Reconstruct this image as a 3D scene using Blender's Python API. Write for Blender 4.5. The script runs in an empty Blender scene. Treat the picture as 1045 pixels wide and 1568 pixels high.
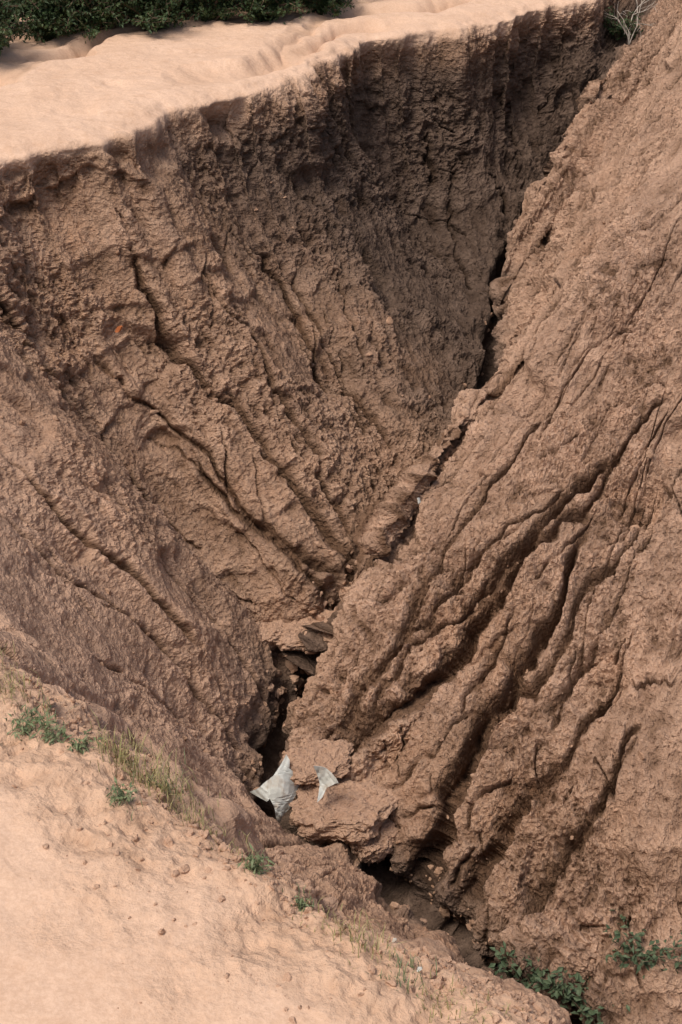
import bpy, bmesh, math, random, time
import numpy as np
from mathutils import Vector
t0=time.time()
random.seed(7); np.random.seed(7)
scene=bpy.context.scene
# ---------------------------------------------------------------- noise
rng=np.random.RandomState(11)
PERM=np.tile(rng.permutation(256),3).astype(np.int32)
G=rng.normal(size=(256,3)); G/=np.linalg.norm(G,axis=1)[:,None]; G=G.astype(np.float32)
def perlin(x,y,z=0.0,seed=0):
    x=np.asarray(x,np.float32)+np.float32(seed*17.31); y=np.asarray(y,np.float32)+np.float32(seed*5.77)
    z=np.zeros_like(x)+np.asarray(z,np.float32)+np.float32(seed*3.13)
    xi=np.floor(x).astype(np.int32); yi=np.floor(y).astype(np.int32); zi=np.floor(z).astype(np.int32)
    fx=x-xi; fy=y-yi; fz=z-zi
    fx=fx.astype(np.float32); fy=fy.astype(np.float32); fz=fz.astype(np.float32)
    u=fx*fx*(3-2*fx); v=fy*fy*(3-2*fy); w=fz*fz*(3-2*fz)
    xi&=255; yi&=255; zi&=255
    def g(i,j,k):
        h=PERM[PERM[PERM[xi+i]+((yi+j)&255)]+((zi+k)&255)]
        gr=G[h]
        return gr[...,0]*(fx-i)+gr[...,1]*(fy-j)+gr[...,2]*(fz-k)
    a=g(0,0,0)*(1-u)+g(1,0,0)*u; b=g(0,1,0)*(1-u)+g(1,1,0)*u
    c=g(0,0,1)*(1-u)+g(1,0,1)*u; d=g(0,1,1)*(1-u)+g(1,1,1)*u
    return ((a*(1-v)+b*v)*(1-w)+(c*(1-v)+d*v)*w)*1.5
def fbm(x,y,z,f,octs=4,seed=0,gain=.5):
    s=0;a=1;t=0
    for o in range(octs):
        s=s+a*perlin(x*f,y*f,z*f,seed+o); t+=a; a*=gain; f*=2.03
    return s/t
def sm(a,b,x):
    t=np.clip((x-a)/(b-a),0,1); return t*t*(3-2*t)
# ---------------------------------------------------------------- gully stations (world metres)
# left rim, channel bed, right-hand slope, outward direction on the left, wall profile, samples
ST=[
 ((5.0,45,.1),(6.8,45,0),(9,45,.3),(-.15,1),(.3,.3,.6,.6),8),
 ((5.3,33,0),(6.2,32.5,-.3),(8.2,34,.4),(-.2,1),(.2,.3,.5,.6),14),
 ((5.0,30,0),(5.2,29,-1.0),(7.4,31.5,.4),(-.25,1),(.1,.35,.45,.7),24),
 ((4.4,28.3,0),(4.26,27,-1.7),(6.9,30.4,.3),(-.3,1),(.1,.35,.45,.7),34),
 ((3.7,27.7,0),(3.45,26,-2.5),(6.6,29.7,.15),(-.35,1),(.08,.40,.42,.74),75),
 ((2.1,26.2,0),(2.55,23.9,-3.5),(6.35,29.0,0),(-.4,.9),(.08,.42,.42,.76),70),
 ((.5,25.4,0),(2.4,22.7,-4.0),(6.15,28.3,-.15),(-.5,.85),(.08,.40,.42,.74),65),
 ((-.12,23.8,0),(2.16,21,-4.3),(5.9,27.6,-.25),(-.55,.8),(.09,.33,.45,.68),100),
 ((-1.14,22.5,0),(1.5,18.6,-4.9),(5.5,25.75,-.4),(-.6,.75),(.1,.26,.5,.62),85),
 ((-2.4,21.1,0),(.86,17.9,-5.2),(5.32,24.6,-.52),(-.65,.75),(.1,.23,.5,.62),75),
 ((-3.6,19.6,0),(.15,17.1,-5.5),(5.12,23.4,-.7),(-.7,.7),(.1,.22,.5,.62),65),
 ((-4.8,18.6,0),(-.36,16.8,-6.3),(4.93,22.3,-.85),(-.8,.5),(.12,.22,.55,.70),65),
 ((-6.2,17,0),(-.6,16.2,-6.6),(4.75,21.3,-1.0),(-.95,.3),(.3,.20,.68,.52),60),
 ((-7,14.5,0),(-.8,15.5,-6.8),(4.64,20.5,-1.3),(-1,0),(.3,.18,.68,.54),60),
 ((-6,11.8,0),(-.78,15.0,-6.9),(4.58,20.0,-1.65),(-.9,-.4),(.3,.2,.68,.6),50),
 ((-4.2,9.9,-.1),(-.41,14.5,-7.0),(4.5,19.4,-2.0),(-.8,-.6),(.25,.2,.6,.62),70),
 ((-2.40,9.05,-.42),(.22,14.2,-7.1),(4.4,18.6,-2.45),(-.72,-.7),(.1,.12,.5,.62),95),
 ((-1.07,7.62,-.42),(.75,13.7,-7.2),(4.3,17.75,-3.05),(-.65,-.75),(.1,.12,.5,.62),95),
 ((-.08,6.78,-.42),(1.33,13.1,-7.4),(4.1,16.3,-3.8),(-.6,-.8),(.1,.12,.5,.62),95),
 ((.80,6.08,-.42),(2.2,12.3,-7.7),(3.87,14.2,-5.2),(-.6,-.8),(.1,.12,.5,.62),70),
 ((1.6,5.1,-.42),(4,10.5,-8.2),(5.0,12.6,-6.4),(-.62,-.8),(.1,.12,.5,.62),40),
 ((5,1,-.4),(8,7,-8.6),(10,9.2,-6.5),(-.62,-.8),(.1,.14,.5,.62),30),
 ((16,-9,-.5),(20,-2,-9),(23,1,-6.5),(-.62,-.8),(.1,.14,.5,.62),20),
 ((60,-45,-.5),(66,-36,-10),(70,-31,-6.5),(-.62,-.8),(.1,.14,.5,.62),1),
]
N=len(ST)
R=np.array([s[0] for s in ST],float); T=np.array([s[1] for s in ST],float); B=np.array([s[2] for s in ST],float)
nL=np.array([s[3] for s in ST],float); nL/=np.linalg.norm(nL,axis=1)[:,None]
C=np.array([s[4] for s in ST],float)
def mixp(a,b,hf,zf):
    o=a+(b-a)*hf[:,None]; o[:,2]=a[:,2]+(b[:,2]-a[:,2])*zf; return o
W1=mixp(R,T,C[:,0],C[:,1]); W2=mixp(R,T,C[:,2],C[:,3])
def outL(d,z):
    o=R.copy(); o[:,:2]+=nL*d; o[:,2]=z; return o
O1=outL(1.0,0.0); O1[:,2]=np.where(R[:,2]<-.2,0.0,.12)
O2=outL(6,.14); O3=outL(40,.3); O4=outL(420,1.0)
B1=mixp(T,B,np.full(N,.10),np.full(N,.22)); Bm=mixp(T,B,np.full(N,.5),np.full(N,.58))
dB=(B-T)[:,:2]; dB/=np.linalg.norm(dB,axis=1)[:,None]
dB[:3]=[(.25,1),(.4,1),(.6,.9)]; dB/=np.linalg.norm(dB,axis=1)[:,None]
def outB(d,z):
    o=B.copy(); o[:,:2]+=dB*d; o[:,2]=z; return o
B3=outB(3.2,np.minimum(B[:,2]+2.3,1.6)); B4=outB(10,np.full(N,2.4)); B5=outB(420,3.5)
def cr(p0,p1,p2,p3,t):
    return .5*((2*p1)+(-p0+p2)*t+(2*p0-5*p1+4*p2-p3)*t*t+(-p0+3*p1-3*p2+p3)*t**3)
idx=[]
for i in range(N-1):
    n=ST[i][5]; idx+=list(i+np.arange(n)/n)
idx.append(N-1.0); idx=np.array(idx); S=len(idx)
def along(A):
    i=np.minimum(np.floor(idx).astype(int),N-2); t=(idx-i)[:,None]
    Pk=lambda k:A[np.clip(k,0,N-1)]
    return cr(Pk(i-1),Pk(i),Pk(i+1),Pk(i+2),t)
rows=[along(a) for a in [O4,O3,O2,O1,R,W1,W2,T,B1,Bm,B,B3,B4,B5]]
# ragged rim and winding bed
Ra=rows[4]; nLa=along(np.c_[nL,np.zeros(N)]); dBa=along(np.c_[dB,np.zeros(N)])
s_r=np.concatenate([[0],np.cumsum(np.linalg.norm(np.diff(Ra,axis=0),axis=1))])
wob=.36*perlin(s_r*.55,s_r*0,0,5)+.22*perlin(s_r*1.5,s_r*0,0,6)+.12*perlin(s_r*4,s_r*0,0,7)
for k,g_ in ((4,1.),(5,.9),(3,.4)): rows[k]=rows[k]+nLa*(wob*g_)[:,None]
s_t=np.concatenate([[0],np.cumsum(np.linalg.norm(np.diff(rows[7],axis=0),axis=1))])
wb=.20*perlin(s_t*1.1,s_t*0,0,8)+.14*perlin(s_t*3,s_t*0,0,9)
for k,g_ in ((7,1.),(8,1.3),(6,.3)): rows[k]=rows[k]+dBa*(wb*g_)[:,None]
def across(pts,counts,tpow=None):
    out=[]; m=len(pts)
    for k in range(m-1):
        p0=pts[k-1] if k>0 else 2*pts[0]-pts[1]
        p3=pts[k+2] if k+2<m else 2*pts[-1]-pts[-2]
        n=counts[k]
        for j in range(n):
            t=j/n
            out.append(cr(p0,pts[k],pts[k+1],p3,t) if not (tpow and tpow[k]) else pts[k]+(pts[k+1]-pts[k])*((1-(1-t)**tpow[k]) if tpow[k]>0 else t**(-tpow[k])))
    out.append(pts[-1]); return out
nW=[80,160,150]; nB=[70,150,150,26,12,6]
plat=across(rows[0:5],[8,24,110,80],[3,2.2,1.7,None])
wall=across(rows[4:8],nW); rgt=across(rows[7:14],nB,[None,None,None,-1.01,-1.01,-2])
grid=plat[:-1]+wall[:-1]+rgt
Rk=len(plat)-1; Tk=Rk+len(wall)-1; Q=len(grid); Bk=Tk+sum(nB[:3])
P=np.stack(grid,0).astype(np.float64)
for it in range(26):
    lo,hi=Rk-20,Rk+18
    P[lo:hi]=.25*P[lo-1:hi-1]+.5*P[lo:hi]+.25*P[lo+1:hi+1]
def normals(P):
    du=np.gradient(P,axis=0); dv=np.gradient(P,axis=1)
    n=np.cross(du,dv); n/=np.linalg.norm(n,axis=2)[...,None]+1e-9
    if n[60,S//2,2]<0: n=-n
    return n
Nn=normals(P)
q=np.arange(Q)[:,None]*np.ones((1,S))
X,Y,Z=[P[...,i].astype(np.float32) for i in range(3)]
mid=P[Rk+120]; sr=np.concatenate([[0],np.cumsum(np.linalg.norm(np.diff(mid,axis=0),axis=1))])
midb=P[Tk+200]; sb=np.concatenate([[0],np.cumsum(np.linalg.norm(np.diff(midb,axis=0),axis=1))])
dl=np.cumsum(np.concatenate([np.zeros((1,S)),np.linalg.norm(np.diff(P,axis=0),axis=2)],0),0)
dTs=dl-dl[Tk]; dT=np.abs(dTs); dR=dl-dl[Rk]
left=(q<=Tk)
SR=np.where(left,sr[None,:],sb[None,:]+200.)
lat=np.linalg.norm(np.gradient(P,axis=1),axis=2)/np.maximum(np.abs(np.gradient(SR,axis=1)),1e-5)
lat=np.clip(lat,.05,6)
dBt=dl-dl[Bk][None,:]
wallm=np.where(left,sm(-.15,.45,dR),1-sm(3,12,dBt)*.6)
bed=1-sm(.0,.5,dT)
conv=np.clip(dT/2.0,.12,1)
lobe=np.where(left,sm(11.2,12.6,idx)[None,:]*np.ones_like(X),0)     # smoother wall towards the path side
calm=1-.5*lobe
D=np.zeros_like(X)
D+=wallm*.26*fbm(X,Y,Z,.55,3,1)
D+=wallm*conv*.30*perlin(SR*.62+.4*perlin(X*.4,Y*.4,Z*.4,15),dT*.11,0,16)
D+=wallm*conv*np.where(left,.06,.10)*perlin(SR*1.7,dT*.22,0,38)
# ------- rills
D0=D.copy()
def rill(j0,k0,k1,depth,width,seed,asym=0.):
    k0=min(k0,Q-2); k1=min(k1,Q-2)
    r=np.random.RandomState(seed)
    ks=np.arange(k0,k1) if k1>k0 else np.arange(k1,k0)
    n=len(ks)
    u=np.linspace(0,1,n) if k1>k0 else np.linspace(1,0,n)
    L=abs(dl[k1,min(j0,S-1)]-dl[k0,min(j0,S-1)])
    path=np.cumsum(r.normal(size=n)); kern=np.hanning(11); kern/=kern.sum()
    path=np.convolve(path,kern,'same')[:n]*.018
    s0=(sr if k0<=Tk and k1<=Tk else sb+200.)[j0]
    ds=path+ .10*np.sin(u*L*1.7+r.rand()*6)+(r.rand()-.5)*1.1*u
    dep=depth*np.minimum(1,np.minimum(u/.12,1)*np.minimum((1-u)/.10,1))*np.clip(-.35+2.7*np.convolve(r.rand(n+16),np.ones(17)/17,'valid'),.1,2)
    w_=width*(.6+.8*u)*(.4+1.2*np.convolve(r.rand(n+8),np.ones(9)/9,'valid'))
    j1,j2=max(0,j0-110),min(S,j0+110)
    d=(SR[ks,j1:j2]-s0-ds[:,None])*lat[ks,j1:j2]
    a=np.abs(d)/np.maximum(w_[:,None],.01)
    prof=np.exp(-(a**1.5)*1.6)
    lip=.14*np.exp(-((a-1.9)/.8)**2)*(.5+asym*np.sign(d))
    D[ks,j1:j2]-=(dep[:,None]*(prof-lip*.5))*wallm[ks,j1:j2]
rr=np.random.RandomState(5)
J=lambda s: int(np.searchsorted(idx,s))
jA=J(2.5); jB=J(16); jC=J(19.8)
for i,(s,a,e_,dp,wd) in enumerate([(11.2,.10,.62,.24,.06),(11.6,.12,.45,.14,.045),(9.7,.20,.75,.17,.055),(9.2,.35,.92,.14,.05),(8.6,.25,.7,.12,.045),(9.6,.72,.97,.18,.065),(10.3,.62,.95,.18,.065),(12.6,.4,.8,.14,.05),(8.1,.4,.85,.10,.045),(10.8,.5,.9,.13,.05)]):
    rill(J(s),Rk+int(a*390),Rk+int(e_*390),dp,wd,3000+i)
for i in range(13):
    j=rr.randint(jA,jB); big=rr.rand()<.3
    k0=Rk+rr.randint(20,230); k1=min(Tk-4,k0+rr.randint(90,300))
    rill(j,k0,k1,(.14 if big else .07)*(.7+.6*rr.rand()),(.05 if big else .035),100+i)
for i in range(130):
    j=rr.randint(jA,jC); k0=Rk+rr.randint(10,330); k1=min(Tk-3,k0+rr.randint(20,70))
    rill(j,k0,k1,.04+.05*rr.rand(),.024,400+i)
for i,(s,a,e_,dp,wd) in enumerate([(16.9,.75,.02,.46,.14),(15.6,.85,.1,.36,.12),(14.3,.8,.15,.16,.08),(12.2,.6,.04,.18,.08),(18.1,.8,.1,.28,.11),(17.5,.95,.3,.20,.08),(16.2,.98,.45,.20,.08),(10.5,.7,.15,.12,.06),(18.7,.9,.2,.24,.10)]):
    rill(J(s),Tk+int(a*370),Tk+4+int(e_*370),dp,wd,3100+i,.5)
for i in range(16):
    j=rr.randint(J(3),jC); big=rr.rand()<.3
    k0=Tk+rr.randint(140,400); k1=max(Tk+4,k0-rr.randint(80,240))
    rill(j,k0,k1,(.18 if big else .10)*(.7+.6*rr.rand()),(.08 if big else .045),800+i,.5)
for i in range(150):
    j=rr.randint(J(3),jC); k0=Tk+rr.randint(60,400); k1=max(Tk+3,k0-rr.randint(20,75))
    rill(j,k0,k1,.05+.06*rr.rand(),.030,1200+i)
# crust lumps: granular clods, finer octaves kept strong
b=0; f=3.1; a=np.where(left,.046,.056)
for o in range(4):
    b=b+a*((.5-np.abs(perlin(X*f,Y*f,Z*f*.8,50+o))*1.7) if o%2 else (np.abs(perlin(X*f,Y*f,Z*f*.8,50+o))*1.7-.4)); f*=2.05; a=a*.80
lump=.55+.9*sm(-.3,.3,perlin(X*.8,Y*.8,Z*.8,60))
D+=wallm*b*lump*calm
D+=wallm*conv*calm*.045*perlin(SR*5.5,dT*1.9,Z*.3,61)+wallm*calm*.020*perlin(SR*14,dT*7,Z*.5,63)
# small steps / ledges across the slope
lg=Z*1.6+1.1*perlin(X*.9,Y*.9,Z*.5,92)+.25*perlin(X*4,Y*4,Z*2,93); lf=lg-np.floor(lg)
D+=wallm*conv*np.where(left,.08,.11)*(sm(0,.16,lf)*(1-lf)-.35)*sm(-.08,.22,perlin(X*1.2,Y*1.2,Z*1.2,94))*calm
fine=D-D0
sl=perlin(X*.9,Y*.9,Z*.9,64); D-=wallm*.17*sm(.24,.40,sl)*calm
# incised channel and ragged banks
wide=1+.9*(sm(7.8,8.3,idx)*(1-sm(10.0,10.6,idx)))[None,:]
slot=np.exp(-(dT/(.20*wide))**2)*(.54+.40*perlin(SR*1.3,SR*0,0,68))/wide**.5
D-=np.clip(slot,0,1)*sm(3.5,4.5,idx)[None,:]*(1-sm(19.5,21,idx))[None,:]
bank=np.exp(-((dT-.5)/.38)**2)
D+=bank*(.24*perlin(X*2.2,Y*2.2,Z*1.2,69)+.12*perlin(X*6,Y*6,Z*4,71))
D+=bed*(.16*np.abs(perlin(X*2.6,Y*2.6,Z*2.6,66))+.08*perlin(X*7,Y*7,Z*7,67))
# plateau
pm=(1-wallm)
far=sm(12,17,Y)
D+=pm*(.03+.06*far)*fbm(X,Y,0*X,.7,2,70)
streak_shade=np.zeros_like(X)
for fr,am,sd_ in ((.9,.24,72),(1.7,.06,84)):
    u1=perlin(SR*.12*fr+3,dR*fr+fbm(X,Y,0*X,.4,2,77)*1.2+.12*perlin(X*2,Y*2,0,97),0,sd_)
    v_=np.clip(1-np.abs(u1)*3.4,0,1)*sm(-.35,.0,perlin(X*.4,Y*.4,0,73+sd_))*sm(.1,.8,-dR)
    D-=pm*far*left*am*v_; streak_shade=np.maximum(streak_shade,far*pm*left*v_**1.3)  # groove shade of the far plateau, painted as brown streaks
D+=pm*far*left*(.014*perlin(X*4,Y*4,0*X,98)+.008*perlin(X*10,Y*10,0*X,99))
nearm=1-far
crumb=nearm*left*sm(-1.9,-.5,dR+.7*perlin(X*1.3,Y*1.3,0,81)+.35*perlin(X*4,Y*4,0,85))*(1-sm(.6,1.6,dR))
D+=crumb*(.045*perlin(X*5,Y*5,Z*5,74)+.028*perlin(X*12,Y*12,Z*12,75)+.012*perlin(X*28,Y*28,Z*28,86)+.06*perlin(X*2,Y*2,0,76))
# trodden path: shallow scuffs
D+=pm*left*nearm*(.007*perlin(X*3.5,Y*3.5,0*X,87)+.004*perlin(X*8,Y*8,0*X,78)+.002*perlin(X*24,Y*24,0*X,79)-.005*sm(.22,.40,perlin(X*4.5,Y*3.2,0*X,88)))
P=P+Nn*D[...,None]
X,Y,Z=[P[...,i].astype(np.float32) for i in range(3)]
# attributes: soil types, and shade painted into the colour
sandn=fbm(X,Y,Z,1.4,4,80)
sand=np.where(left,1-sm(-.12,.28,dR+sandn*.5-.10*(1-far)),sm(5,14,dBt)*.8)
fres=fbm(X,Y,Z,.5,3,82)
damp_shade=np.where(left,sm(18.4,22.4,Y+fres*2.5+.35*(X-1))*sm(.15,.8,dR),0)*1.0
damp_shade=np.maximum(damp_shade,.97*(1-sm(.18,1.05,dT+sandn*.4))*(1-.45*(wide-1)))  # far wall and channel: shade put into colour, over damp soil
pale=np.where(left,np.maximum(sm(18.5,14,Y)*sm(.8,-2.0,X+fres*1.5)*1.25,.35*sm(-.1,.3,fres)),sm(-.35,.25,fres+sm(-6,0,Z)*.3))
relief_shade=np.clip(.5+fine/.16,0,1)  # painted shading from relief: cracks dark, raised crust pale and dusty
soil_shade_mix=np.clip(crumb+.8*streak_shade+.15*sm(.1,.4,sandn)*pm,0,1)  # crumbly and patchy soil, plus painted shade of the plateau grooves
grain=np.clip(calm*(1-.55*crumb)*(1-.88*sand*(1-crumb)),0,1)
print('noise',time.time()-t0)
# -------------------------------------------------------------- mesh builder
def mesh_obj(name,V,F,mats,smooth=False,attrs=None,mi=None):
    me=bpy.data.meshes.new(name); V=np.ascontiguousarray(V,np.float32); F=np.ascontiguousarray(F,np.int32)
    me.vertices.add(len(V)); me.vertices.foreach_set("co",V.ravel())
    k=F.shape[1]
    me.loops.add(F.size); me.loops.foreach_set("vertex_index",F.ravel())
    me.polygons.add(len(F)); me.polygons.foreach_set("loop_start",np.arange(0,F.size,k,dtype=np.int32))
    for m in (mats if isinstance(mats,list) else [mats]): me.materials.append(m)
    if mi is not None: me.polygons.foreach_set("material_index",np.asarray(mi,np.int32))
    me.polygons.foreach_set("use_smooth",np.full(len(F),smooth))
    me.update(calc_edges=True)
    for n,a in (attrs or {}).items():
        at=me.attributes.new(n,'FLOAT','POINT'); at.data.foreach_set("value",np.ascontiguousarray(a,np.float32).ravel())
    ob=bpy.data.objects.new(name,me); scene.collection.objects.link(ob)
    return ob
# -------------------------------------------------------------- materials
class NT:
    def __init__(s,name):
        s.m=bpy.data.materials.new(name); s.m.use_nodes=True; s.t=s.m.node_tree; s.t.nodes.clear()
        s.out=s.n('ShaderNodeOutputMaterial'); s.b=s.n('ShaderNodeBsdfPrincipled')
        s.l(s.b.outputs[0],s.out.inputs[0]); s.b.inputs['Roughness'].default_value=.95
        s.b.inputs['Specular IOR Level'].default_value=.10
    def n(s,t,**k):
        x=s.t.nodes.new(t)
        for a,v in k.items(): setattr(x,a,v)
        return x
    def l(s,a,b): s.t.links.new(a,b)
    def noise(s,sc,det=4,rough=.55,vec=None):
        x=s.n('ShaderNodeTexNoise'); x.inputs['Scale'].default_value=sc; x.inputs['Detail'].default_value=det; x.inputs['Roughness'].default_value=rough
        if vec: s.l(vec,x.inputs['Vector'])
        return x.outputs['Fac']
    def vor(s,sc,vec=None):
        x=s.n('ShaderNodeTexVoronoi'); x.inputs['Scale'].default_value=sc
        if vec: s.l(vec,x.inputs['Vector'])
        return x.outputs['Distance']
    def ramp(s,f,stops):
        x=s.n('ShaderNodeValToRGB'); e=x.color_ramp.elements
        while len(e)<len(stops): e.new(.5)
        for i,(p,c) in enumerate(stops): e[i].position=p; e[i].color=(*c,1)
        s.l(f,x.inputs[0]); return x.outputs[0]
    def mix(s,f,a,b,mode='MIX'):
        x=s.n('ShaderNodeMix'); x.data_type='RGBA'; x.blend_type=mode
        for inp,v in ((x.inputs[0],f),(x.inputs[6],a),(x.inputs[7],b)):
            if isinstance(v,(int,float)): inp.default_value=v
            elif isinstance(v,tuple): inp.default_value=(*v,1)
            else: s.l(v,inp)
        return x.outputs[2]
    def math(s,op,a,b=0.):
        x=s.n('ShaderNodeMath',operation=op)
        for inp,v in ((x.inputs[0],a),(x.inputs[1],b)):
            if isinstance(v,(int,float)): inp.default_value=v
            else: s.l(v,inp)
        return x.outputs[0]
    def attr(s,n):
        x=s.n('ShaderNodeAttribute'); x.attribute_name=n; return x.outputs['Fac']
    def bump(s,h,dist,strength=1.):
        x=s.n('ShaderNodeBump'); x.inputs['Distance'].default_value=dist; x.inputs['Strength'].default_value=strength
        s.l(h,x.inputs['Height']); return x.outputs[0]
def soil_material(name,use_attr=True,palemix=.5,dist=.09):
    m=NT(name); tc=m.n('ShaderNodeTexCoord').outputs['Object']
    n1=m.noise(.8,3,.6,tc); n2=m.noise(6,4,.65,tc); n3=m.noise(38,2,.7,tc)
    wallc=m.ramp(n1,[(.3,(.262,.142,.085)),(.5,(.315,.182,.111)),(.68,(.385,.210,.121))])
    wallc=m.mix(m.ramp(n2,[(.40,(0,0,0)),(.72,(.8,.8,.8))]),wallc,(.420,.268,.180))
    wallc=m.mix(.32,wallc,m.ramp(n3,[(.3,(.13,.080,.053)),(.7,(.56,.385,.275))]))
    if use_attr:
        sand=m.attr('sand'); damp_shade=m.attr('damp_shade'); pale=m.attr('pale'); cb=m.attr('crumb'); du=m.attr('relief_shade')
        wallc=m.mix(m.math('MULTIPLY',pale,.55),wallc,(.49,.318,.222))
        wallc=m.mix(m.math('MULTIPLY',damp_shade,.89),wallc,m.ramp(n2,[(.3,(.052,.036,.028)),(.7,(.140,.096,.072))]))  # dark tone: damp soil plus painted shade on wall and channel
        wallc=m.mix(.9,wallc,m.ramp(du,[(.12,(.40,.36,.32)),(.5,(.94,.94,.94)),(.88,(1.28,1.30,1.32))]),'MULTIPLY')  # recess shade and bright raised crust multiplied into the colour
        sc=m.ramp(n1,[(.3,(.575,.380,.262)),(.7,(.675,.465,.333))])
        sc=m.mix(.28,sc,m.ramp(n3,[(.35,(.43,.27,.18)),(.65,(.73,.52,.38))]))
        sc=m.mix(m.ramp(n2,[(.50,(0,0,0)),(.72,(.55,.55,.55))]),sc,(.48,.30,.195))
        sc=m.mix(m.math('MULTIPLY',cb,.68),sc,m.ramp(n2,[(.35,(.33,.19,.11)),(.65,(.55,.36,.24))]))  # crumbly soil near the path, painted groove shade on the far plateau
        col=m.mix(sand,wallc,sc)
        amt=m.attr('grain')
    else: col=m.mix(palemix,wallc,(.52,.335,.232)); amt=None
    m.l(col,m.b.inputs['Base Color'])
    v=m.vor(15,tc)
    h=m.math('ADD',m.math('MULTIPLY',v,.45),m.math('ADD',m.math('MULTIPLY',n2,.6),m.math('MULTIPLY',n3,.55)))
    if amt is not None: h=m.math('MULTIPLY',h,amt)
    m.l(m.bump(h,dist,1.),m.b.inputs['Normal'])
    return m.m
soil=soil_material('eroded_soil'); clodm=soil_material('soil_clod_material',False,.5,.03); clodd=soil_material('soil_rubble_material',False,.05,.03); blockm=soil_material('soil_block_material',False,.6,.08)
def simple(name,stops,rough=.6,scale=8,spec=.3):
    m=NT(name); tc=m.n('ShaderNodeTexCoord').outputs['Object']
    m.l(m.ramp(m.noise(scale,3,.6,tc),stops),m.b.inputs['Base Color']); m.b.inputs['Roughness'].default_value=rough
    m.b.inputs['Specular IOR Level'].default_value=spec
    return m.m
leaf_dark=simple('bush_foliage',[(.3,(.020,.036,.012)),(.5,(.036,.062,.020)),(.7,(.075,.10,.038))],.6,5)
leaf_green=simple('shrub_foliage',[(.3,(.045,.070,.036)),(.5,(.075,.105,.056)),(.7,(.13,.16,.09))],.6,9,.2)
leaf_weed=simple('weed_foliage',[(.3,(.09,.12,.05)),(.5,(.14,.17,.08)),(.7,(.20,.21,.11))],.6,14)
wood=simple('twig_bark',[(.3,(.10,.065,.04)),(.7,(.20,.14,.10))],.9,20)
wood_pale=simple('dead_wood',[(.3,(.40,.34,.27)),(.7,(.60,.53,.45))],.85,20)
straw=simple('dry_grass_blades',[(.3,(.18,.17,.06)),(.5,(.27,.24,.10)),(.7,(.42,.34,.18))],.8,12)
white=simple('white_sheet',[(.3,(.46,.47,.43)),(.5,(.56,.57,.53)),(.62,(.50,.47,.41)),(.75,(.35,.28,.20))],.7,6,.15)
orange=simple('dry_leaf_material',[(.3,(.40,.12,.04)),(.7,(.50,.17,.06))],.7,30)
V=P.reshape(-1,3)
i0=(np.arange(Q-1)[:,None]*S+np.arange(S-1)[None,:]).ravel()
F=np.stack([i0,i0+S,i0+S+1,i0+1],1)
k=F[60*(S-1)+S//2]
if np.cross(V[k[1]]-V[k[0]],V[k[3]]-V[k[0]])[2]<0: F=F[:,::-1]
terrain=mesh_obj('gully_terrain',V,F,soil,False,dict(sand=sand,damp_shade=damp_shade,pale=pale,crumb=soil_shade_mix,relief_shade=relief_shade,grain=grain))  # crumb also carries the painted groove shade
mesh_obj('ground',[(-3000,-3000,-14),(3000,-3000,-14),(3000,3000,-14),(-3000,3000,-14)],[(0,1,2,3)],clodm)
flat=V.astype(np.float32)
def ground_z(x,y):
    d=(flat[:,0]-x)**2+(flat[:,1]-y)**2
    return float(flat[np.argmin(d),2])
# -------------------------------------------------------------- plants
class Quads:
    def __init__(s): s.V=[];s.F=[];s.M=[];s.n=0
    def add(s,V,F,m):
        s.V.append(np.asarray(V,float)); s.F.append(np.asarray(F)+s.n); s.M+= [m]*len(F); s.n+=len(V)
    def tube(s,pts,r0,r1,m=0,sides=4):
        pts=[np.asarray(p,float) for p in pts]; VV=[];n=len(pts)
        for i,p in enumerate(pts):
            d=pts[min(i+1,n-1)]-pts[max(i-1,0)]; d/=np.linalg.norm(d)+1e-9
            a=np.cross(d,[.3,.2,1.]); a/=np.linalg.norm(a)+1e-9; b_=np.cross(d,a)
            r=r0+(r1-r0)*i/(n-1)
            for k_ in range(sides):
                th=2*math.pi*k_/sides; VV.append(p+r*(math.cos(th)*a+math.sin(th)*b_))
        FF=[(i*sides+k_,i*sides+(k_+1)%sides,(i+1)*sides+(k_+1)%sides,(i+1)*sides+k_) for i in range(n-1) for k_ in range(sides)]
        s.add(VV,FF,m)
    def leaf(s,p,d,l,w_,m=1,droop=.2):
        d=np.asarray(d,float); d/=np.linalg.norm(d)+1e-9
        u=np.random.normal(size=3)*.5+np.array([0,0,1.])
        a=np.cross(d,u); a/=np.linalg.norm(a)+1e-9; nn=np.cross(a,d)
        p=np.asarray(p,float)
        VV=[p,p+d*l*.5+a*w_*.5+nn*l*.06,p+d*l-nn*l*droop,p+d*l*.5-a*w_*.5+nn*l*.06]
        s.add(VV,[(0,1,2,3)],m)
    def make(s,name,mats):
        return mesh_obj(name,np.concatenate(s.V),np.concatenate(s.F),mats,False,None,s.M)
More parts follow.
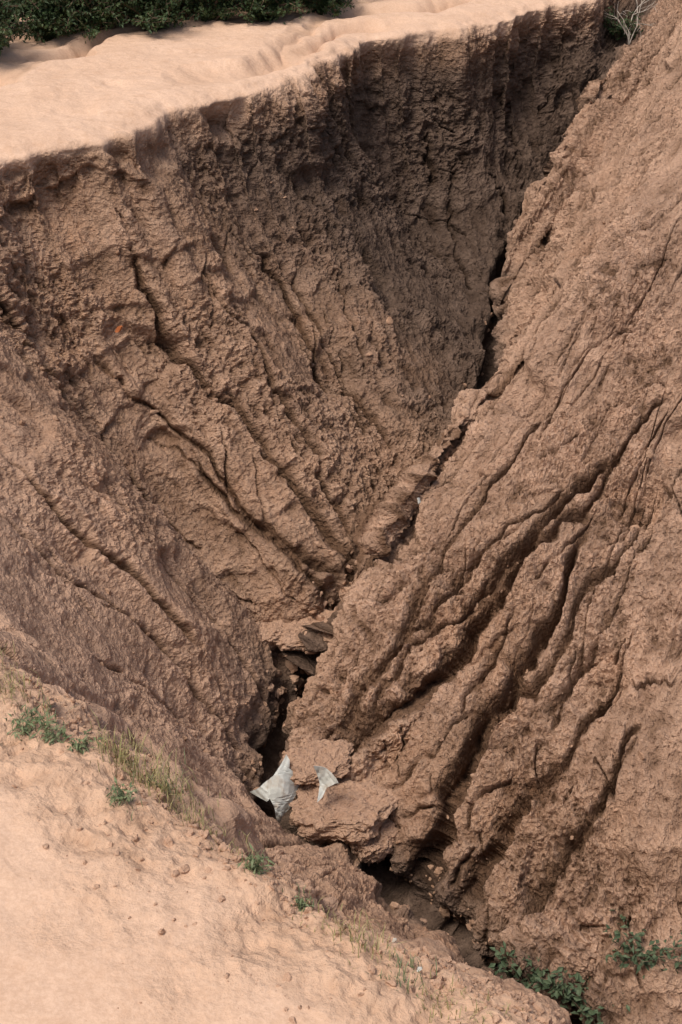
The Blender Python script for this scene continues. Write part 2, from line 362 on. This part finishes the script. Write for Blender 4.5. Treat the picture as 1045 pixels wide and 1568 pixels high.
def shrub(name,base,height,spread,branches,leaves,leaf_l,leaf_w,mats,seed,lean=(0,0),droop=.5,low=.15,r0=.02,root=None):
    np.random.seed(seed); Qd=Quads(); base=np.array(base,float)
    if root is not None:   # stems rise from the ground below the crown
        for i in range(4):
            q0=np.array([base[0]+np.random.normal()*.05,base[1]+np.random.normal()*.05,root-.05])
            Qd.tube([q0,(q0+base)/2+np.random.normal(size=3)*.03,base],r0*1.8,r0,0)
    for i in range(branches):
        th=np.random.rand()*2*math.pi; out=spread*(.25+.75*np.random.rand())
        h=height*(.2+.8*np.random.rand()); c,s_=math.cos(th),math.sin(th)
        pts=[]
        for k_ in range(8):
            u=k_/7
            p=base+np.array([c*out*u**1.1+lean[0]*u,s_*out*u**1.1+lean[1]*u,h*(u**.8)-droop*h*.6*u**3])
            p+=np.random.normal(size=3)*.03*spread*u
            pts.append(p)
        Qd.tube(pts,r0,r0*.2,0)
        for sub in range(3):
            k_=np.random.randint(2,7); p0=pts[k_]; dd=np.random.normal(size=3); dd[2]=abs(dd[2])*.5; dd/=np.linalg.norm(dd)
            e=p0+dd*spread*.35; sp=[p0+(e-p0)*t for t in (0,.33,.66,1)]; Qd.tube(sp,r0*.4,r0*.1,0)
            for l in range(leaves//3):
                t=np.random.rand(); p=sp[0]+(e-sp[0])*t; d=np.random.normal(size=3)+dd*.5
                Qd.leaf(p+np.random.normal(size=3)*leaf_l*.4,d,leaf_l*(.6+.7*np.random.rand()),leaf_w*(.7+.6*np.random.rand()))
        for l in range(leaves):
            u=low+(1-low)*np.random.rand(); k_=u*7; ii=min(6,int(k_)); p=pts[ii]+(pts[ii+1]-pts[ii])*(k_-ii)
            d=np.random.normal(size=3)+np.array([c,s_,.2])*.6
            Qd.leaf(p+np.random.normal(size=3)*leaf_l*.5,d,leaf_l*(.6+.7*np.random.rand()),leaf_w*(.7+.6*np.random.rand()))
    return Qd.make(name,mats)
for i,(x,y,h,sp) in enumerate([(-5.4,23.8,2.0,1.0),(-4.6,25.2,1.7,.7),(-3.85,25.5,1.9,.95),(-3.0,25.6,1.9,.95),(-2.1,26.1,1.9,.9),(-1.2,26.4,1.8,.85),(-.35,27.0,1.8,.75),
                             (-5.4,26.0,2.2,1.2),(-4.4,26.7,2.2,1.1),(-3.4,26.8,2.2,1.1),(-2.6,27.1,2.2,1.1),(-1.7,27.4,2.2,1.1),(-.8,27.9,2.1,1.0),(.1,28.2,1.6,.7)]):
    shrub('bush',(x,y,.02),h,sp,46,76,.075,.04,[wood,leaf_dark],50+i,droop=.95,low=.05)
gz=ground_z(2.35,12.5); print('shrub ground',gz)
shrub('leafy_shrub',(2.35,12.5,max(gz,-7.42)),.72,.76,26,40,.095,.055,[wood,leaf_green],95,droop=.75,low=.10,r0=.009,root=gz)
gz=ground_z(3.2,12.4); print('shrub ground',gz)
shrub('leafy_shrub',(3.2,12.4,max(gz,-7.1)),.5,.65,9,14,.085,.045,[wood,leaf_green],91,droop=.6,r0=.008,root=gz)
for i,(x,y,n,sp,ll) in enumerate([(-1.97,7.86,8,.13,.06),(-1.80,7.76,8,.13,.065),(-1.6,7.66,5,.1,.05),(-1.28,7.12,6,.07,.055),(-.49,6.55,5,.04,.06),(-.22,6.4,4,.04,.04)]):
    shrub('weed',(x,y,ground_z(x,y)-.01),.12,sp,n,9,ll,.013,[leaf_weed,leaf_weed],120+i,droop=.3,low=.05,r0=.0025)
np.random.seed(3); Gq=Quads()
def tuft(x,y,n,h,sp,m):
    for i in range(n):
        px,py=x+np.random.normal()*sp,y+np.random.normal()*sp
        if i%6==0: tuft.z=ground_z(px,py)
        th=np.random.rand()*6.28; d=np.array([math.cos(th),math.sin(th),0])*(.15+.6*np.random.rand()); hh=h*(.4+.8*np.random.rand()); w_=.0028
        a=np.array([-math.sin(th),math.cos(th),0])*w_
        p0=np.array([px,py,tuft.z-.01]); p1=p0+d*hh*.35+np.array([0,0,hh*.6]); p2=p0+d*hh+np.array([0,0,hh*.85])
        Gq.add([p0-a,p0+a,p1+a*.8,p1-a*.8,p2+a*.15,p2-a*.15],[(0,1,2,3),(3,2,4,5)],m)
for (x,y,n,h,sp,m) in [(-1.25,7.5,170,.16,.10,0),(-1.05,7.4,170,.15,.09,0),(-1.4,7.7,120,.14,.08,0),(-.85,7.15,90,.11,.07,0),(-2.15,8.2,110,.12,.12,0),(-2.3,8.5,90,.12,.1,0),(-1.9,7.9,70,.1,.1,1),(-1.1,7.5,60,.12,.08,1),
   (.1,6.0,120,.10,.08,0),(.3,5.8,90,.09,.08,1),(.5,5.65,70,.08,.08,0),(-.2,6.4,50,.08,.05,1),(-.48,6.55,40,.1,.03,1),(.7,5.5,60,.07,.08,0),(-1.3,7.1,50,.07,.06,1),(-.6,6.85,60,.07,.09,0),(-.1,6.15,60,.07,.09,0)]:
    tuft(x,y,n,h,sp,m)
Gq.make('grass',[straw,leaf_weed])
np.random.seed(12); Dq=Quads()
base=np.array([5.15,28.6,ground_z(5.15,28.6)])
def twig(p,d,L,r,depth):
    pts=[p]
    for i in range(5):
        d=d+np.random.normal(size=3)*.16; d/=np.linalg.norm(d); pts.append(pts[-1]+d*L/5)
    Dq.tube(pts,r,r*.45,0)
    if depth:
        for i in range(3): twig(pts[2+i],d*.8+np.random.normal(size=3)*.55,L*.55,r*.5,depth-1)
for i in range(3): twig(base,np.array([-.3+.3*i,-.1,1.]),.9,.014,2)
Dq.make('dead_branch',[wood_pale])
shrub('scrub',(5.0,29.0,ground_z(5.0,29.0)),.8,.5,14,40,.06,.03,[wood,leaf_dark],77,droop=.4)
# -------------------------------------------------------------- clods
def ico(sub):
    bm=bmesh.new(); bmesh.ops.create_icosphere(bm,subdivisions=sub,radius=1); v=np.array([x.co[:] for x in bm.verts]); f=np.array([[x.index for x in p.verts] for p in bm.faces]); bm.free(); return v,f
iv,jf=ico(2)
def clod_shape(seed):
    r=np.random.RandomState(seed); v=iv.copy()
    n=perlin(v[:,0]*1.3+seed,v[:,1]*1.3,v[:,2]*1.3,seed%50)+.5*perlin(v[:,0]*3,v[:,1]*3+seed,v[:,2]*3,seed%40)
    v=v*(1+.55*n[:,None])
    for _ in range(5):
        d=r.normal(size=3); d/=np.linalg.norm(d); h=v@d; c=.55; v=v-np.where(h>c,h-c,0)[:,None]*d
    return v*np.array([1,.8,.6])
shapes=[clod_shape(s) for s in range(12)]
def rot(r):
    q_=r.normal(size=4); q_/=np.linalg.norm(q_); w_,x,y,z=q_
    return np.array([[1-2*(y*y+z*z),2*(x*y-z*w_),2*(x*z+y*w_)],[2*(x*y+z*w_),1-2*(x*x+z*z),2*(y*z-x*w_)],[2*(x*z-y*w_),2*(y*z+x*w_),1-2*(x*x+y*y)]])
def clods(name,kk,jj,size,seed,mat):
    r=np.random.RandomState(seed); VV=[];FF=[]
    for i,(k_,j_) in enumerate(zip(kk,jj)):
        s_=size[0]*(size[1]/size[0])**(r.rand()**2.2); v=shapes[r.randint(12)]@rot(r).T*s_*.5
        VV.append(v+P[k_,j_]+np.array([0,0,s_*.06])); FF.append(jf+i*len(iv))
    return mesh_obj(name,np.concatenate(VV),np.concatenate(FF),mat,False)
r=np.random.RandomState(9)
n=4600
clods('soil_crumbs',np.clip((Rk-22+r.normal(size=n)*25).astype(int),5,Rk+45),r.randint(J(15.2),J(20.3),n),(.009,.080),1,clodm)
n=300
clods('pebbles',np.clip((Rk-60-r.rand(n)*80).astype(int),5,Rk+45),r.randint(J(15.2),J(20.3),n),(.005,.018),4,clodm)
n=560
clods('channel_rubble',np.clip((Tk+r.normal(size=n)*14).astype(int),0,Q-1),r.randint(J(3),J(19.5),n),(.05,.24),2,clodd)
n=240
clods('channel_stones',np.clip((Tk+r.normal(size=n)*16).astype(int),0,Q-1),r.randint(J(7.6),J(12),n),(.05,.28),6,clodm)
n=800
kk=np.where(r.rand(n)<.4,r.randint(Rk+60,Tk-10,n),np.clip(Tk+10+(r.rand(n)**1.6*330).astype(int),0,Bk)); jj=r.randint(J(7.5),J(19.5),n)
clods('slope_clods',kk,jj,(.03,.15),3,clodd)
def boulder(name,parts,mat):
    v0,f0=ico(6); VV=[];FF=[];n0=0
    for i,(c,sz,rz) in enumerate(parts):
        v=np.sign(v0)*np.abs(v0)**.68
        nn=.34*perlin(v[:,0]*1.5+i*9,v[:,1]*1.5,v[:,2]*1.5,i)+.22*(np.abs(perlin(v[:,0]*3.4,v[:,1]*3.4,v[:,2]*3.4+i,i+3))-.15)+.10*perlin(v[:,0]*8,v[:,1]*8,v[:,2]*8,i)+.05*perlin(v[:,0]*18,v[:,1]*18,v[:,2]*18,i)
        v=v*(1+nn[:,None]); v[:,2]=np.minimum(v[:,2],.64+.26*perlin(v[:,0]*2.2,v[:,1]*2.2,0,i+7)+.10*perlin(v[:,0]*7,v[:,1]*7,0,i+9)+.04*perlin(v[:,0]*20,v[:,1]*20,0,i+9))
        und=.56+.44*sm(-.9,.3,v[:,2]); v[:,0]*=und; v[:,1]*=und
        v=v*np.array(sz); c_,s_=math.cos(rz),math.sin(rz)
        v=np.c_[v[:,0]*c_-v[:,1]*s_,v[:,0]*s_+v[:,1]*c_,v[:,2]+v[:,0]*.10+v[:,1]*.12]
        VV.append(v+np.array(c)); FF.append(f0+n0); n0+=len(v)
    return mesh_obj(name,np.concatenate(VV),np.concatenate(FF),mat,False)
boulder('soil_boulder',[((-.27,14.78,-6.03),(.36,.28,.19),.2),((-.03,14.32,-6.40),(.54,.38,.34),-.25),((.36,14.18,-6.66),(.30,.28,.26),.5),((-.0,14.9,-6.75),(.55,.45,.45),0)],blockm)
boulder('soil_slab',[((-.38,17.0,-5.64),(.46,.30,.20),.1),((.12,16.85,-5.58),(.34,.28,.20),-.3),((.42,17.1,-5.34),(.26,.24,.18),.6),((-.85,17.1,-5.66),(.35,.28,.20),.3),((1.0,17.75,-4.96),(.28,.22,.14),.3),((1.25,18.15,-4.84),(.24,.2,.14),.7),((.75,17.4,-5.13),(.22,.18,.12),.2)],blockm)
# torn white sheet
def sheet(name,outline,origin,right,up,curl,sc=.008,mat=None):
    bm=bmesh.new(); vs=[bm.verts.new((x*sc,y*sc,0)) for x,y in outline]; f_=bm.faces.new(vs)
    bmesh.ops.triangulate(bm,faces=[f_]); bmesh.ops.subdivide_edges(bm,edges=bm.edges[:],cuts=4,use_grid_fill=True)
    right=Vector(right).normalized(); up=Vector(up).normalized(); nn=right.cross(up)
    for v in bm.verts:
        x,y=v.co.x,v.co.y; a_=x/sc; b_=y/sc
        zz=curl*(x*x*6+y*y*2)+sc*1.8*math.sin(a_*.17+b_*.12)+sc*1.3*abs(math.sin(a_*.31-b_*.13+1))+sc*.6*math.sin(a_*.5+b_*.6)
        v.co=Vector(origin)+right*x+up*y+nn*zz
    me=bpy.data.meshes.new(name); bm.to_mesh(me); bm.free(); me.materials.append(mat or white)
    ob=bpy.data.objects.new(name,me); scene.collection.objects.link(ob)
    so_=ob.modifiers.new('thickness','SOLIDIFY'); so_.thickness=sc*.5
    return ob
sheet('torn_white_sheet',[(-40,-12),(-30,-3),(-18,9),(-6,20),(5,34),(13,46),(18,38),(17,26),(26,18),(34,4),(32,-8),(22,-22),(19,-36),(11,-40),(7,-46),(3,-60),(0,-54),(-3,-44),(-5,-29),(-12,-15),(-16,-20),(-26,-16)],(-.74,14.42,-6.08),(1,.1,.0),(0,.45,.9),-.5)
sheet('torn_white_sheet',[(-12,26),(2,24),(18,14),(28,10),(16,0),(5,-8),(-1,-22),(-7,-28),(-6,-4)],(-.2,14.26,-5.84),(1,-.2,0),(0,.4,.9),.8)
for i,(x,y,s_) in enumerate([(.93,17.9,.08),(1.1,18.15,.05),(.28,6.1,.012),(.4,5.85,.014)]):
    z=ground_z(x,y); sheet('litter_scrap',[(-1,-.7),(-.2,-.9),(1,-.3),(.8,.5),(-.4,.8)],(x,y,z+s_*.8),(1,.2,.1),(-.1,.6,.6),.3,s_)
sheet('dry_leaf',[(-1,-.1),(-.5,.35),(0,.55),(.6,.4),(1.1,0),(.5,-.35),(-.1,-.5),(-.6,-.4)],(-2.86,18.9,-2.19),(1,.1,.3),(-.1,.6,.7),.5,.06,orange)
# -------------------------------------------------------------- world / sun / camera
w=bpy.data.worlds.new("World"); scene.world=w; w.use_nodes=True
nt=w.node_tree; sky=nt.nodes.new('ShaderNodeTexSky'); sky.sky_type='NISHITA'; sky.sun_disc=False
SE,AZ=math.radians(63),math.radians(-135)
sky.sun_elevation=SE; sky.sun_rotation=AZ; sky.air_density=1; sky.dust_density=5
nt.links.new(sky.outputs[0],nt.nodes['Background'].inputs[0]); nt.nodes['Background'].inputs[1].default_value=.13
sd=bpy.data.lights.new('sun','SUN'); sd.energy=2.6; sd.angle=math.radians(20); sd.color=(1,.94,.86)
so=bpy.data.objects.new('sun',sd); scene.collection.objects.link(so)
d=Vector((math.sin(AZ)*math.cos(SE),math.cos(AZ)*math.cos(SE),math.sin(SE)))
so.rotation_euler=d.to_track_quat('Z','Y').to_euler()
cd=bpy.data.cameras.new('camera'); co=bpy.data.objects.new('camera',cd); scene.collection.objects.link(co)
co.location=(0,0,6); co.rotation_euler=(math.radians(60),0,0); cd.sensor_fit='VERTICAL'; cd.sensor_height=36; cd.lens=55.4
cd.clip_end=5000; scene.camera=co
scene.view_settings.view_transform='Standard'; scene.view_settings.look='None'; scene.view_settings.exposure=0
print('done',time.time()-t0)
